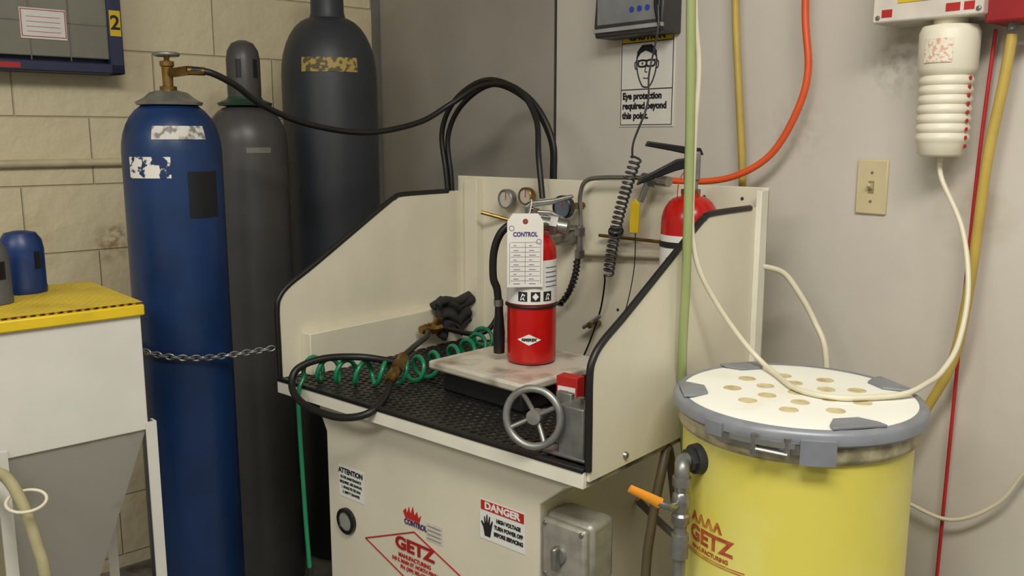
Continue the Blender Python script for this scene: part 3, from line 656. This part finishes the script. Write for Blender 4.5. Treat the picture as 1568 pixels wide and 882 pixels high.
whose('green_hose',ghh,[(.290,1.56,2.59),(.296,1.57,1.9),(.305,1.575,1.6),(.312,1.578,1.35),(.314,1.58,1.1),(.314,1.59,.95),(.33,1.63,.78),(.38,1.70,.5),(.40,1.72,.02)],.0085)
whose('brown_drain_hose',M('brown_hose',(96,84,60),.5),[(.325,1.66,.62),(.30,1.62,.76),(.282,1.58,.74),(.262,1.56,.64),(.25,1.55,.5),(.25,1.55,.02)],.009)
whose('white_powder_hose',whh,[(.318,1.625,2.59),(.319,1.625,1.8),(.323,1.625,1.58),(.333,1.625,1.475),(.328,1.615,1.36),(.324,1.60,1.22),(.328,1.592,1.154),(.345,1.595,1.10),(.385,1.61,1.035),(.43,1.615,.975),(.462,1.595,.939),(.473,1.54,.930),(.478,1.46,.929),(.50,1.42,.929),(.539,1.397,.929),(.60,1.40,.930),(.652,1.412,.933),(.70,1.45,.938),(.749,1.50,.945),(.80,1.55,.985),(.835,1.60,1.076),(.84,1.65,1.18),WW(2.058,.065,1.27),WW(2.052,.065,1.310)],.0048)
whose('white_air_hose',whh,[WW(2.45,.03,.95),WW(2.33,.03,.82),WW(2.25,.03,.74),WW(2.20,.03,.65),WW(2.12,.035,.59),WW(2.03,.03,.595),WW(1.95,.03,.62)],.004)
whose('white_vent_hose',whh,[BW(.88,.59,.282),(.575,1.86,1.065),(.61,1.85,1.02),(.64,1.84,.965),(.658,1.81,.90),(.66,1.80,.75),(.64,1.82,.5)],.0062)
whose('grey_drain_hose',dgrey,[BW(.75,.35,-.2),BW(.85,.36,-.26),BW(.90,.38,-.25),BW(.91,.42,-.18),BW(.90,.45,-.05)],.008)
# ---------------------------------------------------------------- left: parts hopper
hop=E('powder_hopper',(-.692,1.62,0),AL)
hw_=M('hopper_white',(212,210,200),.45,var=.05,scale=6); hg=M('hopper_grey',(156,154,144),.5,scale=9,col2=(132,122,100),lo=.58,hi=.75)
Lh=.29; Dh=.31
box(hop,'bin',hw_,(-Lh,0),(0,Dh),(.80,1.03),.002)
box(hop,'lid_frame',yel,(-Lh-.01,.006),(-.008,Dh+.01),(1.022,1.043),.003)
perf(hop,'lid_mesh',M('yellow_mesh',(212,184,56),.5,var=.1),-Lh-.008,.004,-.006,Dh+.008,1.0475,.014,.0038,.004)
bm=bmesh.new()
T4=[bm.verts.new(p) for p in ((-Lh+.004,.004,.80),(-.004,.004,.80),(-.004,Dh-.004,.80),(-Lh+.004,Dh-.004,.80))]
cx,cy=-.145,.15
B4=[bm.verts.new(p) for p in ((cx-.025,cy-.025,.36),(cx+.025,cy-.025,.36),(cx+.025,cy+.025,.36),(cx-.025,cy+.025,.36))]
for i in range(4): bm.faces.new((T4[i],T4[(i+1)%4],B4[(i+1)%4],B4[i]))
bm.faces.new(B4[::-1]); obj(hop,'funnel',bm,hg,False)
cyl(hop,'funnel_spout',hg,(cx,cy,.26),(cx,cy,.37),.03,seg=20)
lathe(hop,'rust_spot',M('rust_brown',(130,100,60),.8,scale=60),[(0,.002),(.005,.001),(.006,0)],(-.125,.046,.66),(0,-.95,-.3),seg=12)
for x in (-.006,-Lh+.03):
    for y in (-.004,Dh-.01):
        prism(hop,'leg',hw_,[(x,y),(x+.020,y),(x+.020,y+.022),(x+.016,y+.022),(x+.016,y+.004),(x,y+.004)],'xy',0,.815)
box(hop,'leg_brace',hw_,(-Lh+.03,.012),(Dh-.006,Dh-.002),(.30,.33))
def vcap(name,x,y,z,mat,r=.04,h=.115):
    e=E(name,(x,y,z)); lathe(e,'cap',mat,[(0,0),(r*1.02,0),(r*1.02,.012),(r,.014),(r,h*.7),(r*.93,h*.85),(r*.7,h*.97),(r*.3,h),(0,h)],seg=36)
    for a in (-20,-150): arcpanel(e,'vent_slot',blackp,r+.0003,rad(a-9),rad(a+9),h*.4,h*.68)
vcap('cylinder_cap',-.961,1.724,1.0485,M('cap_blue',(16,50,104),.4,var=.2,scale=20),h=.12)
vcap('cylinder_cap',-.960,1.60,1.0485,M('cap_grey',(90,90,90),.45))
whose('tan_hose',M('tan_hose',(176,168,128),.5),[(-.93,1.36,.90),(-.868,1.38,.82),(-.84,1.40,.79),(-.815,1.40,.735),(-.80,1.40,.67),(-.79,1.40,.60),(-.78,1.41,.3),(-.80,1.45,.02)],.0095)
e=E('white_cable_tie',(-.808,1.395,.752)); torus(e,'loop',whh,(0,0,0),(.15,-.25,1),.03,.0028,seg=30)
# ---------------------------------------------------------------- wall cabinet (left)
cab=E('small_parts_cabinet',(C.x-1.6*math.cos(AL),C.y-1.6*math.sin(AL),1.525),AL)
bl=M('cabinet_blue',(38,46,78),.45,var=.1); cl=M('smoked_plastic',(134,134,120),.25,var=.12,scale=5)
box(cab,'back_box',bl,(0,.685),(-.06,0),(0,.42),.003)
box(cab,'door_panel',cl,(.03,.655),(-.088,-.06),(.04,.40),.003)
for n_,x,z in (('frame_bottom',(0,.69),(0,.028)),('frame_top',(0,.69),(.40,.43)),('frame_right',(.652,.69),(0,.43)),('frame_left',(0,.03),(0,.43))):
    box(cab,n_,bl,x,(-.10,-.055),z,.003)
box(cab,'mid_rail',bl,(.32,.345),(-.096,-.055),(.02,.41),.002)
te=M('tray_edge',(108,108,97),.4)
for z in (.13,.25,.34): box(cab,'tray_edge',te,(.35,.65),(-.0895,-.088),(z,z+.003))
for x in (.45,.55): box(cab,'tray_divider',te,(x,x+.003),(-.0895,-.088),(.03,.40))
box(cab,'red_white_label',white,(.43,.545),(-.0905,-.088),(.085,.165))
for z in (.09,.16): box(cab,'label_border',red2,(.432,.543),(-.0912,-.0905),(z,z+.002))
for x in (.432,.541): box(cab,'label_border',red2,(x,x+.002),(-.0912,-.0905),(.09,.162))
for i in range(4): box(cab,'label_line',red2,(.445,.53),(-.0911,-.0905),(.103+.013*i,.1042+.013*i))
box(cab,'yellow_number_tag',yel,(.656,.686),(-.1012,-.10),(.105,.175)); text(cab,'number_two',ink,'2',(.671,-.1018,.14),.055,bold=.001)
box(cab,'yellow_number_tag',yel,(.365,.385),(-.0896,-.088),(.19,.215)); text(cab,'number_one',ink,'1',(.375,-.09,.203),.022)
box(cab,'yellow_edge_tag',yel,(.322,.343),(-.0972,-.096),(.15,.26))
box(cab,'red_tag',red2,(.37,.42),(-.1006,-.10),(.006,.02))
# conduit
cpm=M('conduit_cream',(214,202,168),.5)
t3=cyl(None,'wall_conduit',cpm,(-3.4,-.014,1.275),(-.6,-.014,1.275),.011,seg=16); t3.location=(C.x,C.y,0); t3.rotation_euler=(0,0,AL)
# ---------------------------------------------------------------- lights
def area(name,loc,rot,sx,sy,p,col):
    l=bpy.data.lights.new(name,'AREA'); l.shape='RECTANGLE'; l.size=sx; l.size_y=sy; l.energy=p; l.color=col
    o=bpy.data.objects.new(name,l); COL.objects.link(o); o.location=loc; o.rotation_euler=rot; return o
area('ceiling_light_main',(.25,.2,2.55),(rad(18),0,rad(-15)),1.3,.5,52,(1,.965,.89))
area('ceiling_light_rear',(-1.6,-.6,2.55),(rad(15),0,0),1.3,.5,38,(1,.965,.89))
wd=bpy.data.worlds.new('world'); SC.world=wd; wd.use_nodes=True
bg=wd.node_tree.nodes['Background']; bg.inputs[0].default_value=(1,.96,.89,1); bg.inputs[1].default_value=.34
SC.view_settings.view_transform='Standard'
# ---------------------------------------------------------------- camera
cm=bpy.data.cameras.new('camera'); cm.lens=31.18; cm.sensor_width=36; cm.clip_start=.02
co=bpy.data.objects.new('camera',cm); COL.objects.link(co); co.location=(0,0,1.35); co.rotation_euler=(rad(80.3),0,0)
SC.camera=co
